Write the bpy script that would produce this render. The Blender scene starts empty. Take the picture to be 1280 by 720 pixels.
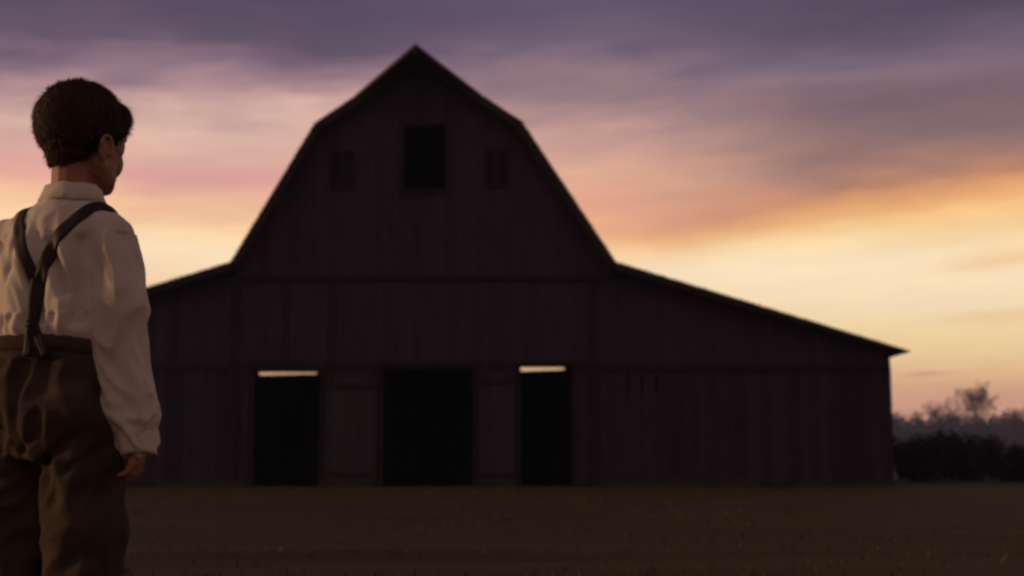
import bpy, bmesh, math, random
import numpy as np
from mathutils import Vector, Matrix, noise
from mathutils.bvhtree import BVHTree
R = math.radians
random.seed(4); rng = np.random.default_rng(4)
S = bpy.context.scene
COL = S.collection

# ------------------------------------------------------------------ camera
CAM_H, FPX, PITCH = 0.56, 1778.0, math.atan((581 - 360) / 1778.0)
cam = bpy.data.cameras.new('camera'); camo = bpy.data.objects.new('camera', cam); COL.objects.link(camo)
camo.location = (0, 0, CAM_H); camo.rotation_euler = (math.pi / 2 + PITCH, 0, 0)
cam.lens = 50; cam.sensor_width = 36; cam.clip_start = 0.05; cam.clip_end = 6000
cam.dof.use_dof = True; cam.dof.focus_distance = 2.85; cam.dof.aperture_fstop = 4.8
S.camera = camo
def ray(px, py):
    a, b = (px - 640) / FPX, (360 - py) / FPX
    return Vector((a, math.cos(PITCH) - b * math.sin(PITCH), math.sin(PITCH) + b * math.cos(PITCH)))
def at(px, py, Y):
    d = ray(px, py); t = Y / d.y
    return Vector((d.x * t, Y, CAM_H + d.z * t))
def el(px, py): d = ray(px, py); return math.degrees(math.atan2(d.z, math.hypot(d.x, d.y)))
def az(px, py=300): d = ray(px, py); return math.degrees(math.atan2(d.x, d.y))
def lin(c): return tuple(((v / 255 + .055) / 1.055) ** 2.4 if v > 10 else v / 255 / 12.92 for v in c)

# ------------------------------------------------------------------ materials
def mat(name, col, col2=None, rough=.85, scale=6, stretch=(1, 1, 1), bump=.3, bscale=None, dist=.01, detail=6, attr=False, spec=.3, **kw):
    m = bpy.data.materials.new(name); m.use_nodes = True
    nt = m.node_tree; N = nt.nodes; L = nt.links; b = N['Principled BSDF']
    tc = N.new('ShaderNodeTexCoord'); mp = N.new('ShaderNodeMapping'); mp.inputs['Scale'].default_value = stretch
    L.new(tc.outputs['Object'], mp.inputs[0])
    n = N.new('ShaderNodeTexNoise'); n.inputs['Scale'].default_value = scale; n.inputs['Detail'].default_value = detail
    L.new(mp.outputs[0], n.inputs['Vector'])
    r = N.new('ShaderNodeValToRGB'); r.color_ramp.elements[0].position = .3; r.color_ramp.elements[1].position = .7
    r.color_ramp.elements[0].color = (*col, 1); r.color_ramp.elements[1].color = (*(col2 or [c * 1.5 for c in col]), 1)
    L.new(n.outputs[0], r.inputs[0]); src = r.outputs[0]
    if attr:
        a = N.new('ShaderNodeAttribute'); a.attribute_name = 'tone'
        mx = N.new('ShaderNodeMix'); mx.data_type = 'RGBA'; mx.blend_type = 'MULTIPLY'; mx.inputs[0].default_value = 1
        L.new(src, mx.inputs[6]); L.new(a.outputs['Color'], mx.inputs[7]); src = mx.outputs[2]
    L.new(src, b.inputs['Base Color'])
    b.inputs['Roughness'].default_value = rough; b.inputs['Specular IOR Level'].default_value = spec
    if bump:
        n2 = N.new('ShaderNodeTexNoise'); n2.inputs['Scale'].default_value = bscale or scale * 4; n2.inputs['Detail'].default_value = 8
        L.new(mp.outputs[0], n2.inputs['Vector'])
        bp = N.new('ShaderNodeBump'); bp.inputs['Strength'].default_value = bump; bp.inputs['Distance'].default_value = dist
        L.new(n2.outputs[0], bp.inputs['Height']); L.new(bp.outputs[0], b.inputs['Normal'])
    for k, v in kw.items(): b.inputs[k.replace('_', ' ')].default_value = v
    return m
M = dict(
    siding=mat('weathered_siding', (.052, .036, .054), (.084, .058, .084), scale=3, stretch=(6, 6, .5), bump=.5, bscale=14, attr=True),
    trim=mat('old_trim_wood', (.030, .020, .021), (.056, .038, .036), scale=4, stretch=(3, 3, 3), bump=.5),
    pale=mat('worn_door_wood', (.050, .036, .048), (.080, .058, .074), scale=3, stretch=(6, 6, .5), bump=.5, attr=True),
    shingle=mat('wood_shingles', (.06, .04, .03), (.13, .085, .06), scale=5, stretch=(3, 8, 3), bump=.7, dist=.02),
    inside=mat('dark_inner_wood', (.03, .022, .02), (.05, .035, .03), scale=4),
    iron=mat('rusty_iron', (.04, .025, .02), (.09, .05, .03), scale=20, rough=.6, Metallic=.5),
    glass=mat('dusty_glass', (.008, .007, .008), (.014, .012, .012), rough=.35, bump=.05, spec=.15),
    shirt=mat('cotton_shirt', (.70, .59, .49), (.82, .71, .60), scale=9, bump=.35, bscale=90, dist=.002, spec=.15),
    trouser=mat('wool_trousers', (.052, .034, .023), (.092, .062, .043), scale=14, bump=.5, bscale=260, dist=.002, spec=.1),
    strap=mat('leather_straps', (.026, .013, .012), (.042, .022, .019), scale=30, rough=.6, bump=.3, bscale=150, dist=.001),
    button=mat('bone_button', (.20, .14, .09), scale=40, rough=.4, bump=0),
    skin=mat('skin', (.40, .19, .125), (.50, .25, .17), scale=12, rough=.55, bump=.15, bscale=200, dist=.001, Subsurface_Weight=.15, Subsurface_Scale=.02),
    eye=mat('eye_white', (.18, .13, .11), rough=.2, bump=0),
    hair=mat('brown_hair', (.046, .019, .011), (.085, .038, .021), scale=60, stretch=(1, 1, .3), rough=.7, bump=.12, bscale=300, dist=.002, spec=.3),
    shoe=mat('black_leather', (.02, .015, .012), (.04, .03, .022), scale=30, rough=.5, bump=.2),
    bark=mat('bark', (.05, .035, .03), (.10, .07, .06), scale=8, stretch=(2, 2, .5), bump=.6),
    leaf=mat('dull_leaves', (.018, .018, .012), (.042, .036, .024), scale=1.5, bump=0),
    redleaf=mat('russet_leaves', (.16, .07, .05), (.26, .12, .08), scale=2, bump=0),
    straw=mat('dry_grass', (.085, .056, .022), (.12, .08, .034), scale=2, bump=0),
)

# ------------------------------------------------------------------ object helpers
def link(o, parent=None, **props):
    COL.objects.link(o)
    if parent: o.parent = parent
    for k, v in props.items(): o[k] = v
    return o
def empty(name, loc, label, cat, group=None, rz=0):
    o = bpy.data.objects.new(name, None); o.location = loc; o.rotation_euler.z = rz
    link(o, label=label, category=cat)
    if group: o['group'] = group
    return o
class MB:
    def __init__(s): s.v = []; s.f = []; s.t = []
    def add(s, v, f, tone=1.0):
        b = len(s.v); s.v += [tuple(p) for p in v]; s.f += [tuple(i + b for i in q) for q in f]; s.t += [tone] * len(f)
    def box(s, x0, x1, y0, y1, z0, z1, tone=1.0, zt=None):
        za, zb = zt if zt else (z1, z1)
        s.add([(x0, y0, z0), (x1, y0, z0), (x1, y1, z0), (x0, y1, z0), (x0, y0, za), (x1, y0, zb), (x1, y1, zb), (x0, y1, za)],
              [(3, 2, 1, 0), (4, 5, 6, 7), (0, 1, 5, 4), (1, 2, 6, 5), (2, 3, 7, 6), (3, 0, 4, 7)], tone)
    def prism(s, pts, y0, y1, tone=1.0):         # pts in xz, extruded along y
        n = len(pts); s.add([(p[0], y0, p[1]) for p in pts] + [(p[0], y1, p[1]) for p in pts],
              [tuple(range(n)), tuple(range(2 * n - 1, n - 1, -1))] + [(i, i + n, (i + 1) % n + n, (i + 1) % n) for i in range(n)], tone)
    def tube(s, pts, rad, n=8, tone=1.0, squash=None):
        pts = [Vector(p) for p in pts]
        if not hasattr(rad, '__len__'): rad = [rad] * len(pts)
        vs = []; up = None
        for i, p in enumerate(pts):
            d = (pts[min(i + 1, len(pts) - 1)] - pts[max(i - 1, 0)]).normalized()
            if up is None: up = Vector((0, 1, 0)) if abs(d.y) < .9 else Vector((1, 0, 0))
            a = d.cross(up).normalized(); b = a.cross(d).normalized(); up = b
            for k in range(n):
                t = 2 * math.pi * k / n
                vs.append(p + (a * math.cos(t) + b * math.sin(t) * (squash or 1)) * rad[i])
        fs = [(i * n + k, i * n + (k + 1) % n, (i + 1) * n + (k + 1) % n, (i + 1) * n + k) for i in range(len(pts) - 1) for k in range(n)]
        fs += [tuple(range(n - 1, -1, -1)), tuple((len(pts) - 1) * n + k for k in range(n))]
        s.add(vs, fs, tone)
    def ball(s, c, r, rot=None, n=16):
        r = (r, r, r) if not hasattr(r, '__len__') else r
        c = Vector(c); vs = []; fs = []; m = rot or Matrix.Identity(3); h = n // 2
        vs.append(c + m @ Vector((0, 0, r[2])))
        for i in range(1, h):
            t = math.pi * i / h
            for k in range(n):
                a = 2 * math.pi * k / n
                vs.append(c + m @ Vector((r[0] * math.sin(t) * math.cos(a), r[1] * math.sin(t) * math.sin(a), r[2] * math.cos(t))))
        vs.append(c + m @ Vector((0, 0, -r[2]))); e = len(vs) - 1
        for k in range(n):
            fs.append((0, 1 + k, 1 + (k + 1) % n)); fs.append((e, e - n + (k + 1) % n, e - n + k))
        for i in range(h - 2):
            for k in range(n):
                a = 1 + i * n; fs.append((a + k, a + n + k, a + n + (k + 1) % n, a + (k + 1) % n))
        s.add(vs, fs)
    def limb(s, pts, rad, n=14):                 # tapered chain with round joints
        s.tube(pts, rad, n)
        if not hasattr(rad, '__len__'): rad = [rad] * len(pts)
        for p, r in zip(pts, rad): s.ball(p, r * .995, n=n)
    def loft(s, rings, n=32):                    # rings: (cx, cy, z, rx, ry)
        vs = [(cx + rx * math.cos(2 * math.pi * k / n), cy + ry * math.sin(2 * math.pi * k / n), z) for cx, cy, z, rx, ry in rings for k in range(n)]
        m = len(rings)
        fs = [(i * n + k, i * n + (k + 1) % n, (i + 1) * n + (k + 1) % n, (i + 1) * n + k) for i in range(m - 1) for k in range(n)]
        fs += [tuple(range(n - 1, -1, -1)), tuple((m - 1) * n + k for k in range(n))]
        s.add(vs, fs)
    def mesh(s, name, material, smooth=False):
        me = bpy.data.meshes.new(name); me.from_pydata(s.v, [], s.f); me.materials.append(material)
        if len(set(s.t)) > 1:
            ca = me.color_attributes.new('tone', 'FLOAT_COLOR', 'CORNER')
            t = np.repeat(np.array(s.t), [len(f) for f in s.f]); c = np.ones((len(t), 4), np.float32); c[:, :3] = t[:, None]
            ca.data.foreach_set('color', c.ravel())
        if smooth: me.polygons.foreach_set('use_smooth', [True] * len(me.polygons))
        me.update(); return me
    def build(s, name, material, parent=None, smooth=False, **props):
        return link(bpy.data.objects.new(name, s.mesh(name, material, smooth)), parent, **props)

def fuse(mb, voxel, smooth=4, name='x', material=None, fac=.5):
    """voxel-join the pieces into one continuous skin"""
    me = mb.mesh(name, material); o = bpy.data.objects.new(name, me); COL.objects.link(o)
    r = o.modifiers.new('r', 'REMESH'); r.mode = 'VOXEL'; r.voxel_size = voxel; r.use_smooth_shade = True
    if smooth: sm = o.modifiers.new('s', 'SMOOTH'); sm.iterations = smooth; sm.factor = fac
    dg = bpy.context.evaluated_depsgraph_get(); dg.update()
    out = bpy.data.meshes.new_from_object(o.evaluated_get(dg)); out.name = name
    bpy.data.objects.remove(o); bpy.data.meshes.remove(me)
    out.materials.clear(); out.materials.append(material)
    out.polygons.foreach_set('use_smooth', [True] * len(out.polygons))
    return out
def nvec(p): return Vector((noise.noise(p), noise.noise(Vector((p.y + 7.3, p.z, p.x))), noise.noise(Vector((p.z, p.x - 4.1, p.y)))))
def displace(me, fn):
    n = len(me.vertices); co = np.empty(n * 3, np.float32); no = np.empty(n * 3, np.float32)
    me.vertices.foreach_get('co', co); me.vertices.foreach_get('normal', no)
    co = co.reshape(-1, 3); no = no.reshape(-1, 3)
    d = np.array([fn(Vector(c), Vector(q)) for c, q in zip(co.tolist(), no.tolist())], np.float32)
    me.vertices.foreach_set('co', (co + no * d[:, None]).ravel()); me.update()

# ------------------------------------------------------------------ world and light
def build_world():
    w = bpy.data.worlds.new('World'); S.world = w; w.use_nodes = True
    nt = w.node_tree; N = nt.nodes; L = nt.links; N.clear()
    def val(x, sock):
        if isinstance(x, (int, float)): sock.default_value = x
        else: L.new(x, sock)
    def mth(op, a, b=None, c=None, clamp=False):
        n = N.new('ShaderNodeMath'); n.operation = op; n.use_clamp = clamp; val(a, n.inputs[0])
        if b is not None: val(b, n.inputs[1])
        if c is not None: val(c, n.inputs[2])
        return n.outputs[0]
    def rng_(x, a, b, c=0., d=1., smooth=True):
        n = N.new('ShaderNodeMapRange'); n.interpolation_type = 'SMOOTHSTEP' if smooth else 'LINEAR'
        for k, v in enumerate((x, a, b, c, d)): val(v, n.inputs[k])
        return n.outputs[0]
    def ramp(x, stops, lo, hi):
        n = N.new('ShaderNodeValToRGB'); cr = n.color_ramp; cr.interpolation = 'EASE' if 0 else 'LINEAR'
        L.new(rng_(x, lo, hi, smooth=False), n.inputs[0])
        stops = sorted(stops)
        while len(cr.elements) < len(stops): cr.elements.new(.5)
        for e, (p, c) in zip(cr.elements, stops): e.position = (p - lo) / (hi - lo)
        for k, (p, c) in enumerate(stops): cr.elements[k].color = (*c, 1) if hasattr(c, '__len__') else (c, c, c, 1)
        return n.outputs[0]
    def mix(f, a, b, mode='MIX'):
        n = N.new('ShaderNodeMix'); n.data_type = 'RGBA'; n.blend_type = mode; val(f, n.inputs[0])
        for s_, x in ((n.inputs[6], a), (n.inputs[7], b)):
            if isinstance(x, tuple): s_.default_value = (*x, 1)
            else: L.new(x, s_)
        return n.outputs[2]
    tc = N.new('ShaderNodeTexCoord'); sx = N.new('ShaderNodeSeparateXYZ'); L.new(tc.outputs['Generated'], sx.inputs[0])
    X, Y, Z = sx.outputs
    u = mth('MULTIPLY', mth('ARCTAN2', X, Y), 57.2958); v0 = mth('MULTIPLY', mth('ARCSINE', Z), 57.2958)
    def nz(scale, zs, detail=5, seed=0., rough=.55, tilt=0.):
        c = N.new('ShaderNodeCombineXYZ'); L.new(X, c.inputs[0]); L.new(Y, c.inputs[1])
        z = mth('MULTIPLY', mth('ADD', Z, mth('MULTIPLY', X, tilt)), zs); L.new(mth('ADD', z, seed), c.inputs[2])
        n = N.new('ShaderNodeTexNoise'); n.inputs['Scale'].default_value = scale; n.inputs['Detail'].default_value = detail; n.inputs['Roughness'].default_value = rough
        L.new(c.outputs[0], n.inputs['Vector']); return mth('SUBTRACT', n.outputs[0], .5)
    warp = mth('ADD', mth('MULTIPLY', nz(5, 4, 4), 3.6), mth('MULTIPLY', nz(14, 5, 4, 3.3, tilt=-.1), 1.6))
    v = mth('ADD', v0, warp)
    E = lambda x, ys: [(el(x, y), lin(c)) for y, c in ys]
    # upper cloud deck, left / centre / right of the view
    UL = ramp(v, E(230, [(-900, (38, 34, 62)), (-300, (62, 54, 90)), (0, (80, 65, 90)), (55, (94, 75, 96)), (88, (136, 108, 122)), (122, (182, 144, 144)), (158, (220, 180, 164)), (198, (214, 166, 154)), (226, (218, 158, 152)), (260, (230, 172, 148))]), 0, 60)
    UM = ramp(v, E(780, [(-900, (38, 34, 62)), (-300, (62, 54, 90)), (0, (92, 77, 101)), (60, (107, 89, 109)), (110, (146, 117, 124)), (160, (196, 152, 142)), (210, (222, 168, 144)), (260, (230, 166, 136)), (300, (235, 170, 125))]), 0, 60)
    UR = ramp(v, E(1150, [(-900, (36, 32, 58)), (-300, (60, 52, 86)), (0, (80, 66, 88)), (50, (98, 82, 102)), (90, (118, 97, 113)), (125, (116, 92, 102)), (170, (130, 102, 104)), (205, (154, 114, 106)), (240, (190, 132, 104))]), 0, 60)
    a1 = rng_(u, az(330), az(760)); a2 = rng_(u, az(720), az(1080))
    up = mix(a2, mix(a1, UL, UM), UR)
    # glow below the deck
    LL = ramp(v, E(230, [(225, (228, 176, 150)), (255, (240, 196, 156)), (290, (255, 216, 170)), (330, (255, 230, 194)), (450, (240, 190, 140)), (581, (180, 125, 105))]), -2, 25)
    LR = ramp(mth('ADD', v0, mth('MULTIPLY', warp, .5)), E(1100, [(225, (238, 178, 118)), (252, (250, 200, 134)), (285, (254, 216, 160)), (330, (255, 230, 192)), (375, (255, 229, 188)), (415, (255, 224, 168)), (445, (255, 218, 164)), (480, (248, 196, 150)), (512, (230, 170, 144)), (581, (186, 138, 120))]), -2, 25)
    low = mix(rng_(u, az(400), az(800)), LL, LR)
    edge = ramp(u, [(-60, el(100, 245) / 30), (az(230), el(230, 245) / 30), (az(500), el(500, 275) / 30), (az(700), el(700, 306) / 30), (az(830), el(830, 302) / 30), (az(960), el(960, 274) / 30), (az(1080), el(1080, 251) / 30), (az(1280), el(1280, 234) / 30), (60, el(1280, 150) / 30)], -60, 60)
    edge = mth('MULTIPLY', edge, 30)
    soft = rng_(u, az(350), az(900), 1.6, .65)
    dv = mth('SUBTRACT', mth('ADD', v0, mth('MULTIPLY', warp, rng_(u, az(300), az(900), .5, .22))), edge)
    m = rng_(dv, mth('MULTIPLY', soft, -1), soft)
    c = mix(m, low, up)
    fr = mth('MULTIPLY', mth('EXPONENT', mth('MULTIPLY', mth('POWER', mth('DIVIDE', mth('ADD', dv, .15), .6), 2), -1)), rng_(u, az(600), az(1000), 0, .48))
    c = mix(fr, c, lin((238, 160, 98)))
    # streaks
    st = mth('ADD', mth('MULTIPLY', nz(9, 9, 5, 8.1, tilt=-.12), .34), mth('ADD', mth('MULTIPLY', nz(3.5, 4, 4, 1.7), .38), mth('MULTIPLY', nz(26, 4.5, 3, 5.5, tilt=.08), .16)))
    g = mth('ADD', 1.0, mth('MULTIPLY', st, rng_(v0, 4, 12, .35, 1.0)))
    cg = N.new('ShaderNodeCombineXYZ'); L.new(g, cg.inputs[0]); L.new(g, cg.inputs[1]); L.new(mth('POWER', g, .6), cg.inputs[2])
    c = mix(1.0, c, cg.outputs[0], 'MULTIPLY')
    # thin mauve wisps low over the trees, pink bar on the left
    def wisp(cu, cv, su, sv, tilt, amt, col, c):
        du = mth('SUBTRACT', u, cu); d2 = mth('SUBTRACT', mth('SUBTRACT', mth('ADD', v0, mth('MULTIPLY', warp, .06)), cv), mth('MULTIPLY', du, tilt))
        e = mth('ADD', mth('POWER', mth('DIVIDE', du, su), 2), mth('POWER', mth('DIVIDE', d2, sv), 2))
        return mix(mth('MULTIPLY', mth('EXPONENT', mth('MULTIPLY', e, -1)), amt), c, lin(col))
    c = wisp(az(1150), el(1150, 468), .9, .09, .05, .55, (200, 140, 115), c)
    c = wisp(az(1240), el(1240, 395), 2.5, .30, .03, .35, (232, 180, 130), c)
    c = wisp(az(1250), el(1250, 325), 2.5, .35, .10, .45, (238, 178, 125), c)
    c = wisp(az(250), el(250, 222), 5., .55, 0., .55, (206, 148, 146), c)
    c = wisp(az(1000), el(1000, 100), 6., .25, .0, .35, (150, 122, 128), c)
    # the rest of the sky, away from the sunset
    fade = mth('MULTIPLY', rng_(mth('ABSOLUTE', u), 26, 75), 1.0)
    back = ramp(v0, [(-10, lin((70, 58, 56))), (0, lin((106, 84, 76))), (12, lin((116, 93, 86))), (40, lin((106, 87, 88))), (85, lin((86, 72, 84)))], -10, 90)
    c = mix(fade, c, mix(rng_(v0, 0, 30), back, back))
    # west-left side keeps some warmth close to the horizon
    warm = mth('MULTIPLY', mth('EXPONENT', mth('MULTIPLY', mth('POWER', mth('DIVIDE', mth('ADD', u, 45), 28), 2), -1)), rng_(v0, 14, 2, 0, .8))
    c = mix(warm, c, lin((238, 176, 120)))
    b1 = N.new('ShaderNodeBackground'); L.new(c, b1.inputs[0]); b1.inputs[1].default_value = 1.27
    sky = N.new('ShaderNodeTexSky'); sky.sky_type = 'NISHITA'; sky.sun_disc = False
    sky.sun_elevation = R(SUN_EL); sky.sun_rotation = R(SUN_AZ); sky.air_density = 1.5; sky.dust_density = 2
    b2 = N.new('ShaderNodeBackground'); L.new(sky.outputs[0], b2.inputs[0]); b2.inputs[1].default_value = .05
    mx = N.new('ShaderNodeMixShader'); mx.inputs[0].default_value = .12
    L.new(b1.outputs[0], mx.inputs[1]); L.new(b2.outputs[0], mx.inputs[2])
    out = N.new('ShaderNodeOutputWorld'); L.new(mx.outputs[0], out.inputs[0])
SUN_EL, SUN_AZ = 7.0, -88.0
build_world()
sl = bpy.data.lights.new('sun', 'SUN'); sl.energy = 1.5; sl.angle = R(6); sl.color = (1, .62, .34)
so = bpy.data.objects.new('sun', sl); COL.objects.link(so)
dirv = Vector((math.sin(R(SUN_AZ)) * math.cos(R(SUN_EL)), math.cos(R(SUN_AZ)) * math.cos(R(SUN_EL)), math.sin(R(SUN_EL))))
so.rotation_euler = dirv.to_track_quat('Z', 'Y').to_euler()

# ------------------------------------------------------------------ ground
YF_ = 37.0
def build_ground():
    m = mat('field_soil', (.056, .038, .013), (.106, .072, .027), scale=.6, stretch=(.35, 1.6, 1), bump=.8, bscale=3, dist=.08, detail=10, spec=.1)
    xs = sorted(set([-2500, -1200, -500, -200, -100] + [x * 1.5 for x in range(-40, 41)] + [100, 200, 500, 1200, 2500]))
    ys = sorted(set([-600, -100, -30] + [y * 1.0 for y in range(-10, 61)] + [70, 90, 130, 200, 350, 700, 1400, 3200]))
    v = [(x, y, (noise.noise((x * .25, y * .25, 1)) * .035 if 4 < y < 33 else 0)) for y in ys for x in xs]
    n = len(xs); f = [(j * n + i, j * n + i + 1, (j + 1) * n + i + 1, (j + 1) * n + i) for j in range(len(ys) - 1) for i in range(n - 1)]
    b = MB(); b.add(v, f); b.build('ground', m, None, True, kind='structure')
    g = MB()
    for i in range(11000):
        y = 5.5 + 31 * random.random() ** 1.3; x = random.uniform(-.42, .42) * y * 1.25
        if noise.noise((x * .5, y * .8, 5)) < random.uniform(-.35, .3): continue
        if math.hypot(x + .9, y - 2.9) < .3: continue
        h = random.uniform(.015, .038) * (1.5 if random.random() < .05 else 1); a = random.uniform(0, 6.28); w = random.uniform(.003, .008) * (1 + y / 14)
        dx, dy = math.cos(a) * w, math.sin(a) * w; lx, ly = random.gauss(0, .5) * h, random.gauss(0, .5) * h
        z0 = -.03
        g.add([(x - dx, y - dy, z0), (x + dx, y + dy, z0), (x + dx * .6 + lx * .5, y + dy * .6 + ly * .5, h * .6), (x + lx, y + ly, h), (x - dx * .6 + lx * .5, y - dy * .6 + ly * .5, h * .6)], [(0, 1, 2, 3, 4)])
    for i in range(5000):                        # taller weeds against the foot of the barn
        x = random.uniform(-14.3, 9.7); y = YF_ - .2 - abs(random.gauss(0, .35)); k = .5 + noise.noise((x * .8, 3, 0)) * 1.3
        if k < .1 or any(a < x < b for a, b in ((-6.8, -4.9), (-3.5, -.9), (.1, 1.7))): continue
        h = random.uniform(.05, .30) * k; w = .012; lx, ly = random.gauss(0, .3) * h, random.gauss(0, .3) * h
        g.add([(x - w, y, -.03), (x + w, y, -.03), (x + w * .6 + lx * .5, y + ly * .5, h * .6), (x + lx, y + ly, h), (x - w * .6 + lx * .5, y + ly * .5, h * .6)], [(0, 1, 2, 3, 4)])
    g.build('grass', M['straw'], None, kind='stuff', label='short dry stubble grass over the dark field before the barn', category='grass')
build_ground()

# ------------------------------------------------------------------ barn
YF = 37.0; YR = 36.5; YB = 55.5; YE = 55.9
def build_barn():
    apex = at(522, 67, YR)
    prof = [at(-77, 438, YR), at(288, 327, YR), at(393, 154, YR), apex, at(652, 151, YR), at(770, 327, YR), at(1136, 438, YR)]
    prof = [(p.x, p.z) for p in prof]
    def roof_z(x, drop=.14):
        for a, b in zip(prof, prof[1:]):
            if a[0] <= x <= b[0]: return a[1] + (b[1] - a[1]) * (x - a[0]) / (b[0] - a[0]) - drop
        return prof[0][1]
    fx = lambda px, py: at(px, py, YF).x
    fz = lambda py, px=640: at(px, py, YF).z
    barn = empty('barn', ((prof[0][0] + prof[-1][0]) / 2, YF, 0), 'large dark gambrel roofed barn with low side wings and three open doorways', 'barn')
    off = Matrix.Translation(-Vector(barn.location))
    def part(mb, name, material, parent=barn, smooth=False, **kw):
        me = mb.mesh(name, material, smooth)
        if parent is barn: me.transform(off)
        else:
            pass
        return link(bpy.data.objects.new(name, me), parent, **kw)
    def sub(mb, name, material, parent, **kw):
        me = mb.mesh(name, material); me.transform(off); return link(bpy.data.objects.new(name, me), parent, **kw)
    xl, xr = fx(-56, 500), fx(1115, 520)
    zb, zg = fz(461), fz(346)
    jl, jr = fx(296, 400), fx(741, 400)          # corner posts of the tall centre
    def boards(mb, x0, x1, z0, z1, opens=(), yface=YF, ydir=-1, kinks=(), wmin=.15, wmax=.27, tone=(.86, 1.08)):
        xs = [x0]
        while xs[-1] < x1 - wmax: xs.append(xs[-1] + random.uniform(wmin, wmax))
        xs.append(x1)
        for o in list(opens):
            for e in o[:2]:
                if x0 < e < x1: xs.append(e)
        for k in kinks:
            if x0 < k < x1: xs.append(k)
        xs = sorted(xs); xs = [x for i, x in enumerate(xs) if i == 0 or x - xs[i - 1] > .004 or x in [e for o in opens for e in o[:2]]]
        zt = z1 if callable(z1) else (lambda x: z1)
        for a, b in zip(xs, xs[1:]):
            if b - a < .002: continue
            c = (a + b) / 2; spans = [(z0, None)]
            for ox0, ox1, oz0, oz1 in opens:
                if ox0 - 1e-4 <= c <= ox1 + 1e-4:
                    new = []
                    for s0, s1 in spans:
                        top = zt(c) if s1 is None else s1
                        if oz0 >= top or oz1 <= s0: new.append((s0, s1)); continue
                        if oz0 > s0 + .02: new.append((s0, oz0))
                        if oz1 < top - .02: new.append((oz1, s1))
                    spans = new
            t = random.uniform(*tone) * (random.uniform(.8, 1.1) if random.random() < .12 else 1) * (.76 if random.random() < .03 else 1); d = random.uniform(0, .012)
            for s0, s1 in spans:
                ga = .003
                za, zb_ = (zt(a + ga), zt(b - ga)) if s1 is None else (s1, s1)
                jag = random.uniform(0, .02) if s0 == z0 else 0
                if min(za, zb_) - s0 < .02: continue
                mb.box(a + ga, b - ga, yface + ydir * (.022 + d), yface, s0 + jag, 0, t, (za, zb_))
                za, zb_ = (zt(a), zt(b)) if s1 is None else (s1, s1)
                mb.box(a, b, yface, yface - ydir * .03, s0 + jag * 0, 0, t * .6, (za - .002, zb_ - .002))
    doors = [(fx(318, 530), fx(400, 530)), (fx(479, 530), fx(591, 530)), (fx(651, 530), fx(715, 530))]
    dz = [fz(464), fz(461), fz(457)]
    dopen = [(a, b, 0, z) for (a, b), z in zip(doors, dz)]
    hay = (fx(505, 200), fx(557, 200), fz(238), fz(158))
    wins = [(fx(415, 212), fx(441, 212), fz(234), fz(192)), (fx(608, 210), fx(633, 210), fz(231), fz(190))]
    kx = [p[0] for p in prof]
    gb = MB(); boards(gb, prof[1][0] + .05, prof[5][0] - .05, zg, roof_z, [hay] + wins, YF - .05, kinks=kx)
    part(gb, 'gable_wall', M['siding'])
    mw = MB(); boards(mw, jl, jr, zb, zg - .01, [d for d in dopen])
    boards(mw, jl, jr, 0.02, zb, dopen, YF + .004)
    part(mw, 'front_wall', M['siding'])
    vents = [(fx(x, 480), fx(x + 3, 480), fz(490), fz(470)) for x in (784, 801, 819)]
    lw = MB(); rw = MB()
    for mb, a, b in ((lw, xl, jl), (rw, jr, xr)):
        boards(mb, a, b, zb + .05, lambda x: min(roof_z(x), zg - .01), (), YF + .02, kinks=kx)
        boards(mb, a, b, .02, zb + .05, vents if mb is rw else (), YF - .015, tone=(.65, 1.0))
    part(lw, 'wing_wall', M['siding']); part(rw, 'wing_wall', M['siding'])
    # side and back walls
    ze = [roof_z(xl), roof_z(xr)]
    for x, s, z in ((xl, 1, ze[0]), (xr, -1, ze[1])):
        sd = MB()
        y = YF + .03
        while y < YB:
            w = min(random.uniform(.16, .26), YB - y); sd.box(min(x, x + s * .025), max(x, x + s * .025), y + .003, y + w - .003, .02, z, random.uniform(.6, 1.2))
            y += w
        sd.box(min(x + s * .025, x + s * .05), max(x + s * .025, x + s * .05), YF + .03, YB, .02, z, .6)
        part(sd, 'side_wall', M['siding'])
    bw = MB(); gaps = []
    for x0, x1, y0, y1 in ((324, 396, 465.6, 470.8), (650, 705, 459.6, 465.6)):
        p0, p1 = at(x0, y1, YB), at(x1, y0, YB); gaps.append((p0.x, p1.x, p0.z, p1.z))
    boards(bw, xl, xr, -.08, roof_z, gaps, YB, 1, kinks=kx)
    part(bw, 'back_wall', M['siding'])
    for g in gaps:                               # closed rear doors hanging under the gaps
        sl_ = .05; d = MB(); boards(d, g[0] - .3, g[1] + .3, -.03, lambda x, g=g: g[2] + .065 + sl_ * (x - g[0]) / (g[1] - g[0]) + .012 * noise.noise((x * 3, 0, 0)), (), YB + .08, 1, wmin=.12, wmax=.2); part(d, 'rear_door', M['pale'])
    # trim
    t = MB(); yb = YF - .09
    t.box(prof[1][0] + .22, prof[5][0] - .22, YF - .11, YF - .004, zg - .09, zg + .02)
    part(t, 'belt_board', M['trim'])
    for a, b in ((xl + .091, jl), (jr, xr - .091)):
        t = MB(); t.box(a, b, YF - .10, YF - .045, zb - .03, zb + .10); part(t, 'belt_board', M['trim'])
    for x in (jl, jr, xl, xr):
        t = MB(); end = x in (xl, xr)
        if end: t.box(x - .09, x + .09, YF - .135, YF + .06, -.05, roof_z(x) - .08)
        else: t.box(x - .09, x + .09, YF - .135, YF - .03, -.05, zb - .035)
        if not end: t.box(x - .08, x + .08, YF - .075, YF - .002, zb + .11, (zg - .10) if x in (jl, jr) else roof_z(x) - .05); part(t, 'corner_post', M['trim'])
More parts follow.
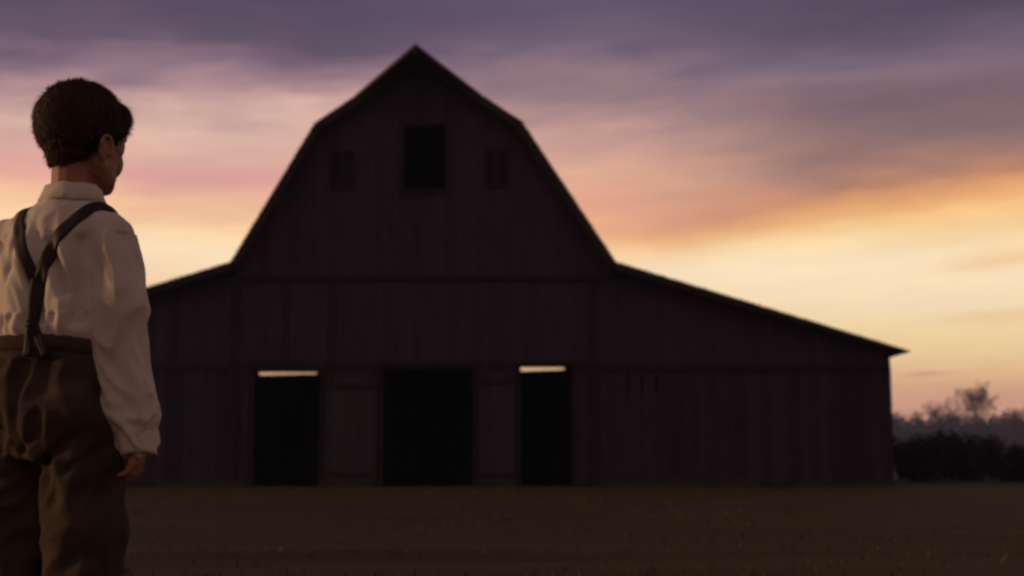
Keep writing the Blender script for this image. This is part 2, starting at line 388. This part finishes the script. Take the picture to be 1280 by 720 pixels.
    # door frames
    for (a, b), z in zip(doors, dz):
        t = MB(); w = .11
        t.box(a - w, a, YF - .11, YF + .06, 0, z + .001); t.box(b, b + w, YF - .11, YF + .06, 0, z + .001); t.box(a - w - .03, b + w + .03, YF - .13, YF + .06, z + .002, z + .12)
        part(t, 'door_frame', M['trim'])
    # sliding door leaves parked between the openings
    def leaf(a, b, z):
        d = MB(); boards(d, a, b, .06, z, (), YF - .17, tone=(.9, 1.3)); o = part(d, 'sliding_door', M['pale'])
        for hz in (.25, z - .3):
            h = MB(); h.box(a + .02, b - .02, YF - .235, YF - .206, hz, hz + .14); sub(h, 'brace', M['trim'], o)
        for x in (a + .2, b - .2):
            k = MB(); k.box(x - .03, x + .03, YF - .25, YF - .206, z - .14, z + .16); k.tube([(x, YF - .24, z + .13), (x, YF - .20, z + .13)], .07, 14); sub(k, 'hanger', M['iron'], o)
    leaf(doors[0][1] + .14, doors[1][0] - .14, dz[0] - .16)
    leaf(doors[1][1] + .14, doors[2][0] - .14, dz[2] - .18)
    tr = MB(); tr.box(doors[0][0] - .5, doors[2][1] + .45, YF - .255, YF - .20, dz[1] + .13, dz[1] + .19); part(tr, 'door_track', M['iron'])
    # windows
    for a, b, z0, z1 in wins:
        w = MB(); y0, y1 = YF - .11, YF - .02; c = (a + b) / 2; e = .06
        w.box(a - e, a, y0, y1, z0 - e, z1 + e); w.box(b, b + e, y0, y1, z0 - e, z1 + e)
        w.box(a, b, y0, y1, z1, z1 + e); w.box(a, b, y0 - .03, y1, z0 - e, z0); w.box(c - .05, c + .05, y0 + .01, y1, z0, z1)
        o = part(w, 'window', M['trim'])
        for s0, s1 in ((a, c - .05), (c + .05, b)):
            p = MB(); p.box(s0, s1, YF - .05, YF - .04, z0, z1); sub(p, 'pane', M['glass'], o)
            q = MB(); zz = (z0 + z1) / 2; q.box(s0, s1, YF - .07, YF - .051, zz - .015, zz + .015); sub(q, 'sash_bar', M['trim'], o)
    a, b, z0, z1 = hay; w = MB(); e = .10
    w.box(a - e, a, YF - .13, YF + .02, z0 - e, z1 + e); w.box(b, b + e, YF - .13, YF + .02, z0 - e, z1 + e); w.box(a, b, YF - .13, YF + .02, z1, z1 + e); w.box(a, b, YF - .16, YF + .02, z0 - e, z0)
    part(w, 'hay_door_frame', M['trim'])
    # roof
    def slope(p, q, y0, y1, name):
        dk = .06 if name == 'wing_roof' else .10
        mb = MB(); p = Vector((p[0], p[1])); q = Vector((q[0], q[1])); d = q - p; Ln = d.length; d /= Ln
        n = Vector((-d.y, d.x)); n = n if n.y > 0 else -n
        a, b = p, q
        mb.prism([tuple(a - n * .10), tuple(b - n * dk), tuple(b - n * .035), tuple(a - n * .035)], y0 + .02, y1)
        k = int(Ln / .16); st = Ln / k
        for i in range(k):
            s, e = p + d * st * i, p + d * (st * (i + 1) + .05)
            j = random.uniform(-.006, .006)
            mb.prism([tuple(s - n * .034), tuple(e - n * .010), tuple(e + n * (.018 + j)), tuple(s - n * .012)], y0 + random.uniform(-.02, .02), y1 + random.uniform(-.02, .02))
        o = part(mb, name, M['shingle'])
        wing = name == 'wing_roof'; be = b - d * (.42 if wing else 0)
        r = MB(); r.prism([tuple(a - n * .22), tuple(be - n * (.14 if wing else .22)), tuple(be - n * .102), tuple(a - n * .102)], y0 + .01, y0 + .05)
        sub(r, 'rake_board', M['trim'], o); return o
    A = prof
    slope(A[3], A[2], YR, YE, 'roof_slope'); slope(A[3], A[4], YR, YE, 'roof_slope')
    slope(A[2], A[1], YR, YE, 'roof_slope'); slope(A[4], A[5], YR, YE, 'roof_slope')
    slope(A[1], A[0], YR, YE, 'wing_roof'); slope(A[5], A[6], YR, YE, 'wing_roof')
    rc = MB(); rc.prism([(A[3][0] - .16, A[3][1] - .09), (A[3][0], A[3][1] - .01), (A[3][0] + .16, A[3][1] - .09), (A[3][0] + .16, A[3][1] - .05), (A[3][0], A[3][1] + .05), (A[3][0] - .16, A[3][1] - .05)], YR - .03, YE + .03)
    part(rc, 'ridge_cap', M['shingle'])
    # hay hood
    h = MB(); T = Vector((A[3][0], YR - .85, A[3][1] + .02)); Rr = Vector((A[3][0], YR + .03, A[3][1] + .02))
    for B in (A[2], A[4]):
        Sp = Vector((A[3][0] + (B[0] - A[3][0]) * .62, YR + .01, A[3][1] + (B[1] - A[3][1]) * .62 + .02)); dn = Vector((0, 0, -.10))
        h.add([T, Rr, Sp, T + dn, Rr + dn, Sp + dn], [(0, 1, 2), (5, 4, 3), (0, 3, 4, 1), (1, 4, 5, 2), (2, 5, 3, 0)])
    hd = part(h, 'hay_hood', M['shingle'])
    k = MB(); k.box(A[3][0] - .05, A[3][0] + .05, YR - .80, YR + .5, A[3][1] - .26, A[3][1] - .12); sub(k, 'hay_beam', M['trim'], hd)
    # lofts and posts inside
    fl = MB(); fl.box(jl + .1, jr - .1, YF + .3, YB - .3, 4.95, 5.05); part(fl, 'loft_floor', M['inside'])
    for x in (doors[0][1] + .3, (doors[1][1] + doors[2][0]) / 2, jr - .1):
        for y in (YF + 4.5, YF + 9.2, YF + 13.8):
            p = MB(); p.box(x - .1, x + .1, y - .1, y + .1, 0, 4.949); part(p, 'post', M['inside'])
build_barn()

# ------------------------------------------------------------------ vegetation
def leaves(mb, c, r, n, size, shell=.55, jit=.0):
    c = np.array(c); r = np.array(r)
    d = rng.normal(size=(n, 3)); d /= np.linalg.norm(d, axis=1)[:, None]
    p = c + d * r * (shell + (1 - shell) * rng.random((n, 1)) ** .7)
    a = rng.normal(size=(n, 3)); a /= np.linalg.norm(a, axis=1)[:, None]; b = np.cross(a, d); b /= np.linalg.norm(b, axis=1)[:, None] + 1e-6
    s = size * (.5 + rng.random((n, 1)))
    base = len(mb.v); q = np.stack([p - a * s, p + b * s * .6, p + a * s, p - b * s * .6], 1).reshape(-1, 3)
    mb.v += [tuple(x) for x in q.tolist()]; mb.f += [(base + 4 * i, base + 4 * i + 1, base + 4 * i + 2, base + 4 * i + 3) for i in range(n)]; mb.t += [1.] * n
def branch(mb, p, d, ln, r, depth, tips, spread=.55, k=3):
    pts = [p]; q = p; dd = d.copy()
    for i in range(3):
        dd = (dd + Vector([random.gauss(0, .12) for _ in range(3)]) + Vector((0, 0, .05))).normalized(); q = q + dd * ln / 3; pts.append(q)
    mb.tube(pts, [r, r * .9, r * .75, r * .6], 6 if depth > 1 else 4)
    if depth == 0: tips.append(q); return
    for i in range(k if depth > 1 else k + 1):
        j = random.choice((2, 3, 3)); nd = (dd + Vector([random.gauss(0, spread) for _ in range(3)])).normalized()
        branch(mb, pts[j], nd, ln * random.uniform(.6, .85), r * .55, depth - 1, tips, spread, k)
def tree(px, top_y, Y, w, label, leafy=.5, seed=1, mat_=None, spread=.5, puff=None):
    random.seed(seed); p = at(px, 560, Y); H = at(px, top_y, Y).z
    t = empty('bare_tree', (p.x, Y, 0), label, 'tree', 'trees standing above the far woodland')
    tr = MB(); tr.tube([(0, 0, -.2), (.1, 0, H * .2), (.05, .1, H * .42)], [H * .028, H * .022, H * .018], 8); tr.build('trunk', M['bark'], t)
    cr = MB(); tips = []
    for i in range(5):
        a = i * 1.256 + random.random(); branch(cr, Vector((.05, .1, H * random.uniform(.3, .42))), Vector((math.cos(a) * w, math.sin(a) * w, 1)).normalized(), H * .24, H * .011, 3, tips, spread)
    mz = max(q[2] for q in cr.v); cr.v = [(q[0], q[1], q[2] * (H / mz) if q[2] > H * .3 else q[2]) for q in cr.v]
    c = cr.build('crown', M['bark'], t)
    lf = MB()
    for q in tips:
        q = Vector((q.x, q.y, q.z * H / mz)); leaves(lf, q, (H * .035,) * 3, max(1, int(14 * leafy)), H * .014, .1)
    if puff: leaves(lf, (0, 0, at(px, puff[0], Y).z), (puff[1], puff[1], puff[2]), puff[3], .42, .25)
    lf.build('foliage', mat_ or M['redleaf'], c)
tree(1225, 478, 420, .10, 'tallest bare tree with a narrow russet crown above the far woodland', .25, 11, spread=.26, puff=(496, 3.6, 3.6, 250))
tree(1175, 497, 450, .2, 'thin bare tree with faint spreading twigs, between the barn corner and the tallest tree', .08, 5, spread=.4)
tree(1272, 509, 430, .2, 'low bare tree at the right edge, past the tallest russet tree', .3, 8)
def build_wood():
    random.seed(3); mb = MB()
    for row, (Y, hh, n) in enumerate(((640, 1.0, 120), (590, .86, 110))):
        for i in range(n):
            x = -420 + 840 * i / n + random.uniform(-3, 3); h = at(640, 516, Y).z * hh * random.uniform(.97, 1.07) * (1 + .06 * noise.noise((x * .03, row, 0)))
            w = random.uniform(4.5, 8)
            leaves(mb, (x, Y + random.uniform(-6, 6), h * .55), (w, w, h * .47), 700, 1.0, .35)
            leaves(mb, (x, Y + random.uniform(-6, 6), h * .22), (w * 1.2, w, h * .26), 160, 1.2, .35)
            mb.tube([(x, Y, -.3), (x + .2, Y, h * .6)], [.5, .25], 6)
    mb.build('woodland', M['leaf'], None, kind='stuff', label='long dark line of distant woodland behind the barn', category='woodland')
build_wood()
def build_shrubs():
    random.seed(9); pl = []
    for i in range(7):
        Y = 50 + random.uniform(-4, 6); pl.append((1126 + i * 26 + random.uniform(-4, 4), Y, random.choice((543, 552, 549, 560, 565)), i))
    words = ['against the barn corner', 'second out from the barn corner', 'third out from the barn corner', 'below the thin bare tree', 'left of the tallest bare tree trunk', 'below the tallest bare tree', 'at the right edge of the picture']
    for px, Y, ty, i in pl:
        p = at(px, 590, Y); H = at(px, ty, Y).z + .3
        s = empty('shrub', (p.x, Y, 0), 'dark rounded shrub ' + words[i], 'shrub', 'shrubs beside the barn')
        f = MB()
        for k in range(9):
            a = random.uniform(0, 6.28); q = random.uniform(0, .9)
            leaves(f, (math.cos(a) * q, math.sin(a) * q, H * random.uniform(.18, .68)), (.55, .55, H * .32), 300, .07, .3)
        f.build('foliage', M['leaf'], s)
        st = MB()
        for k in range(5):
            a = random.uniform(0, 6.28); st.tube([(0, 0, -.1), (math.cos(a) * .2, math.sin(a) * .2, H * .4), (math.cos(a) * .5, math.sin(a) * .5, H * .8)], [.03, .02, .008], 6)
        st.build('stem', M['bark'], s)
build_shrubs()

# ------------------------------------------------------------------ the boy
def build_boy():
    random.seed(21)
    YAW, HY = R(-20), R(-17)
    base = at(74, 400, 2.92)
    boy = empty('person', (base.x, base.y, 0), 'boy in a cream shirt, braces and dark trousers, back turned, arms hanging, watching the barn', 'person', rz=YAW)
    HR = Matrix.Translation((.011, .026, .004)) @ Matrix.Rotation(HY, 4, 'Z') @ Matrix.Translation((0, .01, 0))
    def hd(fn):
        b = MB(); fn(b); b.v = [tuple(HR @ Vector(p)) for p in b.v]; return b
    def merge(a, b):
        k = len(a.v); a.v += b.v; a.f += [tuple(i + k for i in f) for f in b.f]; a.t += b.t
    # body -------------------------------------------------
    B = MB()
    def head(b):
        b.ball((0, -.006, 1.262), (.077, .091, .086), n=24)
        b.ball((0, .020, 1.207), (.066, .068, .082), n=24)
        b.ball((0, .052, 1.150), (.032, .026, .025)); b.ball((0, .064, 1.143), (.018, .014, .015))
        for s in (-1, 1):
            b.limb([(s * .058, -.002, 1.185), (s * .042, .035, 1.155), (s * .012, .056, 1.146)], [.016, .019, .016])
            b.ball((s * .042, .018, 1.178), (.026, .036, .030)); b.ball((s * .043, .042, 1.228), (.026, .030, .036))
            b.ball((s * .035, .050, 1.190), (.0255, .024, .032)); b.limb([(s * .012, .082, 1.247), (s * .043, .070, 1.247)], .010)
            b.ball((s * .080, -.004, 1.208), (.007, .017, .027), Matrix.Rotation(s * .35, 3, 'Z') @ Matrix.Rotation(-.15, 3, 'X'))
            b.tube([(s * (.083 + .006), -.004 + .015 * math.cos(t), 1.211 + .024 * math.sin(t)) for t in [k * .5 - .8 for k in range(9)]], .004, 8)
            b.ball((s * .009,  .086, 1.199), (.007, .007, .006))
        b.limb([(0, .082, 1.236), (0, .089, 1.210), (0, .092, 1.201)], [.008, .008, .0095])
        b.ball((0, .076, 1.174), (.017, .009, .006)); b.ball((0, .074, 1.165), (.015, .009, .006))
        b.limb([(0, -.022, 1.075), (0, -.021, 1.13), (0, -.020, 1.18)], [.048, .044, .044])
    merge(B, hd(head))
    B.loft([(0, 0, .63, .08, .05), (0, 0, .68, .112, .075), (0, 0, .74, .112, .074), (0, 0, .82, .105, .07), (0, 0, .92, .115, .074), (0, 0, 1.0, .125, .076), (0, -.005, 1.05, .10, .06), (0, -.01, 1.085, .055, .045)])
    hands = {}
    for s in (-1, 1):
        sh, elb, wr = Vector((s * .124, -.002, 1.010)), Vector((s * .154, -.022, .835)), Vector((.180, .018, .625) if s > 0 else (-.158, .125, .632))
        B.limb([sh, (sh + elb) / 2, elb, (elb + wr) / 2, wr], [.034, .033, .029, .027, .021])
        B.limb([(s * .05, .008, 1.04), sh], [.042, .034])
        B.limb([(s * .065, 0, .66), (s * .075, .002, .50), (s * .078, .005, .36), (s * .08, -.008, .24), (s * .082, -.004, .09)], [.058, .054, .040, .040, .028])
        B.limb([(s * .082, -.02, .045), (s * .086, .045, .04), (s * .09, .10, .028)], [.028, .027, .02])
        # hand: palm hangs below the wrist, back of the hand outward
        dn = Vector((-s * .04, .12, -1)).normalized(); fw = Vector((-s * .25, 1, .1)).normalized(); nrm = Vector((s * 1, .25, 0)).normalized()
        P = lambda a, b, c: wr + dn * a + fw * b + nrm * c
        for k, b in enumerate((.024, .008, -.007, -.021)):
            B.limb([P(.005, b * .55, 0), P(.035, b * .85, .002), P(.062 - abs(b) * .15, b, .003)], [.0115, .0115, .0095])
        L4 = (.046, .053, .048, .037)
        for k, b in enumerate((.027, .0095, -.0085, -.026)):
            kn = P(.062 - abs(b) * .15, b, .003); ln = L4[k] * 1.0; c1 = .12 + .10 * k
            d1 = (dn * math.cos(c1) - nrm * math.sin(c1)).normalized(); d2 = (dn * math.cos(c1 + .5) - nrm * math.sin(c1 + .5)).normalized(); d3 = (dn * math.cos(c1 + .95) - nrm * math.sin(c1 + .95)).normalized()
            j1 = kn + d1 * ln * .48; j2 = j1 + d2 * ln * .32; j3 = j2 + d3 * ln * .24
            B.limb([kn, j1, j2, j3], [.0074, .0066, .0060, .0052], 10)
        t0 = P(.016, .020, -.004); t1 = P(.036, .036, -.012); t2 = P(.056, .037, -.020); t3 = P(.068, .031, -.025)
        B.limb([t0, t1, t2, t3], [.0115, .0095, .0078, .0065], 10)
    body = fuse(B, .0027, 3, 'body', M['skin'], .4)
    link(bpy.data.objects.new('body', body), boy)
    for s in (-1, 1):
        e = hd(lambda b: b.ball((s * .028, .0720, 1.226), (.0115, .0105, .0090)))
        e.build('eye', M['eye'], boy, True)
    # hair -------------------------------------------------
    H = hd(lambda b: (b.ball((0, -.008, 1.270), (.0835, .097, .0915), n=32), b.ball((0, -.022, 1.218), (.062, .058, .050), n=24), b.ball((0, .040, 1.288), (.068, .060, .050), n=24), b.limb([(0, -.028, 1.205), (0, -.024, 1.172)], [.049, .0465])))
    hm = fuse(H, .0042, 6, 'hair', M['hair'])
    HRi = HR.inverted()
    lines = [(-.12, 1.172), (-.06, 1.176), (-.035, 1.187), (-.022, 1.208), (-.012, 1.232), (.02, 1.230), (.04, 1.232), (.055, 1.252), (.085, 1.268), (.13, 1.272)]
    def zl(y):
        for (a, za), (b, zb) in zip(lines, lines[1:]):
            if y <= b: return za + (zb - za) * max(0, (y - a)) / (b - a)
        return lines[-1][1]
    bm = bmesh.new(); bm.from_mesh(hm)
    for vv in bm.verts:
        q = HRi @ vv.co; vv.co += vv.normal * (.0025 * noise.noise(Vector((q.x * 22, q.y * 22, q.z * 14))) + .0008 * noise.noise(q * 60))
    dele = []
    for f in bm.faces:
        q = HRi @ f.calc_center_median()
        if q.z < zl(q.y) + .007 * noise.noise(q * 90): dele.append(f)
    bmesh.ops.delete(bm, geom=dele, context='FACES')
    # roll the rim in so that the hair has an edge of its own
    for vv in bm.verts:
        if any(e.is_boundary for e in vv.link_edges): vv.co -= vv.normal * .009
    bm.normal_update(); fc = [f for f in bm.faces]; smp = random.choices(fc, weights=[f.calc_area() for f in fc], k=26000)
    st = MB()
    for f in smp:
        p = f.calc_center_median(); n = f.normal; q = HRi @ p
        flow = Vector((q.x * 5 + random.gauss(0, .22), (.5 if q.z > 1.30 else .0) + q.y * 1.5 + random.gauss(0, .22), -1.0 if q.z < 1.33 else -.35))
        flow = HR.to_3x3() @ flow; tdir = (flow - n * flow.dot(n)).normalized(); ln = random.uniform(.012, .030) * (1.3 if q.z > 1.3 else 1)
        if q.z < 1.20: ln *= .5
        side = tdir.cross(n).normalized() * random.uniform(.0005, .0011); lift = abs(random.gauss(.0020, .0016)) + (random.uniform(.003, .009) if random.random() < .06 else 0)
        p0 = p - n * .001; p1 = p + tdir * ln * .5 + n * (lift * .9); p2 = p + tdir * ln + n * (lift * .6 - ln * .05)
        st.add([p0 - side, p0 + side, p1 + side, p2, p1 - side], [(0, 1, 2, 4), (4, 2, 3)])
    bm.to_mesh(hm); bm.free()
    ho = link(bpy.data.objects.new('hair', hm), boy); st.build('strands', M['hair'], ho)
    # shirt ------------------------------------------------
    T = MB()
    T.loft([(0, -.005, .775, .128, .092), (0, -.007, .80, .138, .102), (0, -.010, .83, .150, .114), (0, -.010, .87, .150, .112), (0, -.008, .93, .146, .104), (0, -.008, .985, .150, .100), (.003, -.004, 1.02, .143, .094), (.008, .002, 1.05, .128, .086), (.012, .006, 1.075, .104, .076), (.014, .010, 1.098, .074, .064), (.016, .012, 1.116, .058, .056)], 40)
    for s in (-1, 1):
        T.limb([(s * .060, -.008, 1.045), (s * .115, -.008, 1.018), (s * .140, -.012, .975), (s * .154, -.016, .90), (s * .156, -.014, .82), (.162, -.004, .74) if s > 0 else (-.166, .035, .74), (.173, .010, .660) if s > 0 else (-.160, .10, .665), (.182, .016, .615) if s > 0 else (-.158, .118, .625)], [.050, .056, .056, .057, .058, .057, .054, .044], 20)
        T.ball((.178, .014, .645) if s > 0 else (-.160, .107, .655), (.050, .052, .036))
    shirt = fuse(T, .0042, 3, 'shirt', M['shirt'], .45)
    creases = [((.035, -.12, 1.005), (.085, -.11, .90), .011, .010), ((.100, -.10, 1.01), (.112, -.08, .84), .013, .024), ((-.100, -.10, 1.01), (-.112, -.08, .84), .013, .024), ((.045, -.12, 1.01), (.082, -.11, .90), .009, .014),
               ((.0, -.12, 1.05), (.02, -.12, .98), .009, .008), ((-.03, -.12, 1.04), (-.05, -.12, .93), .009, .009), ((.03, -.12, .93), (.04, -.12, .84), .009, .007)]
    creases = [(Vector(a), Vector(b), w, d) for a, b, w, d in creases]
    def folds(p, n):
        sm = lambda v, a, b: (lambda t: t * t * (3 - 2 * t))(max(0, min(1, (v - a) / (b - a))))
        arm = sm(abs(p.x), .115, .15) * sm(p.z, 1.06, .93)
        w = nvec(p * 6) * .04
        q = p + w
        d = -abs(noise.noise(Vector((q.x * 15, q.y * 13, q.z * 3.4)))) * (.024 + .008 * arm) + .007
        d += -abs(noise.noise(Vector((q.x * 30 + q.z * 12, q.y * 28, q.z * 9 + 4)))) * .012
        if p.z < .72: d += .005 * noise.noise(Vector((p.x * 14, p.y * 14, p.z * 42))) * min(1, (.72 - p.z) / .04)
        if arm < .3 and p.z < .86: d += .004 * math.sin(math.atan2(p.y, p.x) * 26 + 3 * noise.noise(p * 12))
        if p.z > 1.03: d *= .5
        for a, b, wd, dp in creases:
            t = max(0, min(1, (p - a).dot(b - a) / (b - a).length_squared)); dist = (p - a.lerp(b, t)); dist.y *= .25
            d -= dp * math.exp(-(dist.length / wd) ** 2)
        return max(-.02, min(.012, d)) * (.15 + .85 * sm(p.z, .795, .86) if arm < .5 else 1)
    displace(shirt, folds)
    sho = link(bpy.data.objects.new('shirt', shirt), boy)
    # collar: folded band round the neck
    cl = MB(); n = 48; rings = []
    for j, (rr, z) in enumerate(((.049, 1.095), (.049, 1.118), (.051, 1.133), (.055, 1.132), (.062, 1.114), (.070, 1.098), (.067, 1.094), (.055, 1.108))):
        for k in range(n):
            t = 2 * math.pi * k / n; fb = math.sin(t)
            g = .002 * noise.noise((math.cos(t) * 3, fb * 3, j * .5)) + .0012 * math.sin(k * 1.7 + j)
            rings.append((.016 + math.cos(t) * (rr + .003 + g), .010 + fb * (rr + g) * .98, z + .004 - .022 * max(0, fb) + .004 * noise.noise((math.cos(t) * 2, fb * 2, 7))))
    cl.add(rings, [(j * n + k, j * n + (k + 1) % n, ((j + 1) % 8) * n + (k + 1) % n, ((j + 1) % 8) * n + k) for j in range(8) for k in range(n)])
    cl.build('collar', M['shirt'], sho, True)
    for s in (-1, 1):
        c = MB(); ax = Vector((s * .02, .03 if s > 0 else .08, -.25)).normalized(); o0 = Vector((.184, .016, .628) if s > 0 else (-.158, .118, .638)); vs = []
        pr = ((0, .040), (.012, .0415), (.038, .0375), (.047, .0395), (.046, .036), (.035, .033), (.0, .034))
        for j, (a, rr) in enumerate(pr):
            for k in range(36):
                t = 2 * math.pi * k / 36; g = 1 + .05 * math.sin(3 * t + s) + .03 * math.sin(7 * t + j * .3)
                vs.append(o0 + ax * (a + .004 * math.sin(2 * t)) + Vector((math.cos(t) * rr * g * .93, math.sin(t) * rr * g * 1.05, 0)))
        c.add(vs, [(j * 36 + k, j * 36 + (k + 1) % 36, (j + 1) * 36 + (k + 1) % 36, (j + 1) * 36 + k) for j in range(len(pr) - 1) for k in range(36)])
        c.build('cuff', M['shirt'], sho, True)
    # trousers ---------------------------------------------
    P_ = MB()
    P_.loft([(0, 0, .57, .125, .098), (0, -.006, .62, .146, .118), (0, -.008, .68, .152, .122), (0, -.006, .74, .148, .114), (0, -.006, .785, .142, .106), (0, -.006, .815, .142, .106)], 40)
    for s in (-1, 1):
        P_.ball((s * .062, -.035, .665), (.082, .088, .095), n=24)
        P_.limb([(s * .072, -.004, .66), (s * .078, 0, .55), (s * .082, .002, .42), (s * .084, 0, .30), (s * .086, -.004, .18), (s * .087, -.002, .085)], [.088, .086, .083, .079, .072, .064], 24)
    tr = fuse(P_, .0055, 2, 'trousers', M['trouser'], .5)
    def tf(p, n):
        q = p + nvec(p * 5) * .05
        d = -abs(noise.noise(Vector((q.x * 11, q.y * 11, q.z * 4)))) * .030 + .008 - abs(noise.noise(Vector((q.x * 18 - q.z * 9, q.y * 18, q.z * 12)))) * .014
        if .52 < p.z < .64 and p.y < 0: d -= .008 * max(0, math.sin((p.z - abs(p.x) * .8) * 110)) * min(1, (.64 - p.z) / .05, (p.z - .52) / .04)
        if p.y < 0 and .58 < p.z < .78: d -= .009 * math.exp(-(p.x / .012) ** 2)
        if p.z > .77: d = .002 * noise.noise(p * 20)
        return d
    displace(tr, tf); tro = link(bpy.data.objects.new('trousers', tr), boy)
    wb = MB(); vs = []; prb = ((.143, .107, .776), (.1465, .110, .779), (.147, .111, .804), (.145, .109, .807), (.138, .102, .806))
    for rx, ry, z in prb:
        for k in range(56):
            t = 2 * math.pi * k / 56; dip = .012 * max(0, -math.sin(t)) ** 3
            vs.append((math.cos(t) * rx, -.006 + math.sin(t) * ry, z + dip + .0015 * math.sin(5 * t)))
    wb.add(vs, [(j * 56 + k, j * 56 + (k + 1) % 56, (j + 1) * 56 + (k + 1) % 56, (j + 1) * 56 + k) for j in range(4) for k in range(56)])
    wb.build('waistband', M['trouser'], tro, True)
    for s in (-1, 1):
        k = MB(); k.limb([(s * .087, -.03, .042), (s * .09, .03, .042), (s * .094, .095, .036)], [.043, .041, .036]); k.ball((s * .087, -.02, .085), (.042, .045, .04))
        sm = fuse(k, .006, 3, 'shoe', M['shoe'])
        n_ = len(sm.vertices); co = np.empty(n_ * 3, np.float32); sm.vertices.foreach_get('co', co); co = co.reshape(-1, 3); co[:, 2] = np.maximum(co[:, 2], .002); sm.vertices.foreach_set('co', co.ravel())
        link(bpy.data.objects.new('shoe', sm), boy)
    # braces -----------------------------------------------
    bv = [BVHTree.FromPolygons([v.co.copy() for v in me.vertices], [tuple(p.vertices) for p in me.polygons]) for me in (shirt, tr)]
    sus = MB(); subs = []
    def strap(path, wid, name, off_=.0035, lift=.0, parent=None):
        pts = []; path = [Vector(p) for p in path]
        for a, b in zip(path, path[1:]):
            k = max(2, int((b - a).length / .008)); pts += [a.lerp(b, i / k) for i in range(k)]
        pts.append(path[-1])
        for _ in range(6): pts = [pts[0]] + [(pts[i - 1] + pts[i] * 2 + pts[i + 1]) / 4 for i in range(1, len(pts) - 1)] + [pts[-1]]
        sp = []
        axis = lambda p: Vector((p.x * .35, -.01, min(p.z, 1.0)))
        for p in pts:
            o = axis(p); d = (p - o).normalized(); best = None
            for t in bv:
                h = t.ray_cast(o + d * .4, -d, .4)
                if h[0] is not None and (best is None or (h[0] - o).length > (best[0] - o).length): best = h
            q = best[0] if best else p; sp.append((q, (best[1] if best[1].dot(d) > 0 else -best[1]).lerp(d, .35).normalized() if best else d))
        c = [q for q, d in sp]; nm = [d for q, d in sp]
        for _ in range(12): nm = [nm[0]] + [(nm[i - 1] + nm[i] * 2 + nm[i + 1]).normalized() for i in range(1, len(nm) - 1)] + [nm[-1]]
        for _ in range(5): c = [c[0]] + [(c[i - 1] + c[i] * 2 + c[i + 1]) / 4 for i in range(1, len(c) - 1)] + [c[-1]]
        mb = MB(); vs = []
        for i, p in enumerate(c):
            d = nm[i]; t = (c[min(i + 1, len(c) - 1)] - c[max(i - 1, 0)]).normalized(); sd = t.cross(d).normalized(); nn = sd.cross(t).normalized()
            if nn.dot(d) < 0: nn = -nn
            w = wid[0] + (wid[1] - wid[0]) * i / (len(c) - 1)
            top = []; bot = []
            for q in (-.5, -.25, 0, .25, .5):
                p0 = p + sd * w * q; hit = None
                for tr_ in bv:
                    h = tr_.ray_cast(p0 + nn * .03, -nn, .055)
                    if h[0] is not None and (hit is None or (h[0] - p0).dot(nn) > hit): hit = (h[0] - p0).dot(nn)
                hit = max(-.006, min(.006, hit if hit is not None else -.004))
                top.append(p0 + nn * (hit + .0042 + lift)); bot.append(p0 + nn * (hit + .0004))
            vs += top + bot[::-1]
        for _ in range(3):                       # even out the ribbon along its length
            vs = [vs[j] if j < 10 or j >= len(vs) - 10 else (vs[j - 10] + vs[j] * 2 + vs[j + 10]) / 4 for j in range(len(vs))]
        fs = [(i * 10 + k, i * 10 + (k + 1) % 10, (i + 1) * 10 + (k + 1) % 10, (i + 1) * 10 + k) for i in range(len(c) - 1) for k in range(10)]
        m = len(c) - 1; fs += [tuple(range(9, -1, -1)), tuple(m * 10 + k for k in range(10))]
        mb.add(vs, fs); return mb
    yk = Vector((.028, -.13, .918))
    Ls = strap([(-.062, .11, .82), (-.062, .10, .95), (-.062, .05, 1.03), (-.062, .0, 1.08), (-.056, -.06, 1.065), (-.032, -.12, 1.02), (-.002, -.13, .965), yk + Vector((.0, 0, -.01))], (.028, .026), 'strap')
    Rs = strap([(.072, .11, .82), (.075, .10, .95), (.080, .05, 1.03), (.082, .0, 1.07), (.084, -.06, 1.055), (.070, -.12, 1.02), (.046, -.13, .965), yk + Vector((.0, 0, -.01))], (.030, .026), 'strap', lift=.0006)
    root = empty('suspenders', (0, 0, 0), '', ''); del root['label']; del root['category']; root.parent = boy
    Ls.build('strap', M['strap'], root, True); Rs.build('strap', M['strap'], root, True)
    strap([yk + Vector((0, 0, .012)), (.026, -.13, .88), (.024, -.13, .83)], (.033, .026), 'back_strap', lift=.0012).build('back_strap', M['strap'], root, True)
    for tx in (.016, .062):
        strap([(.024, -.13, .842), (.012 + tx * .5, -.13, .815), (tx, -.13, .772)], (.019, .015), 'tab', lift=.0016).build('tab', M['strap'], root, True)
build_boy()

# ------------------------------------------------------------------ evening air
def build_haze():
    b = MB(); b.box(-700, 700, -60, 800, -1, 45)
    m = bpy.data.materials.new('evening_haze'); m.use_nodes = True; N = m.node_tree.nodes; N.clear()
    v = N.new('ShaderNodeVolumePrincipled'); v.inputs['Color'].default_value = (.52, .62, 1.0, 1); v.inputs['Density'].default_value = HAZE; v.inputs['Anisotropy'].default_value = .2
    o = N.new('ShaderNodeOutputMaterial'); m.node_tree.links.new(v.outputs[0], o.inputs['Volume'])
    b.build('haze', m, None, kind='stuff', label='thin bluish evening haze over the field', category='haze')
HAZE = .0006
build_haze()

# ------------------------------------------------------------------ render look
S.view_settings.view_transform = 'Standard'; S.view_settings.look = 'None'; S.view_settings.exposure = 0; S.view_settings.gamma = 1
S.render.engine = 'CYCLES'
S.cycles.pixel_filter_type = 'BLACKMAN_HARRIS'; S.cycles.filter_width = 2.6
S.cycles.max_bounces = 6; S.cycles.volume_bounces = 0
S.world.cycles.sampling_method = 'AUTOMATIC'
S.cycles.use_denoising = True
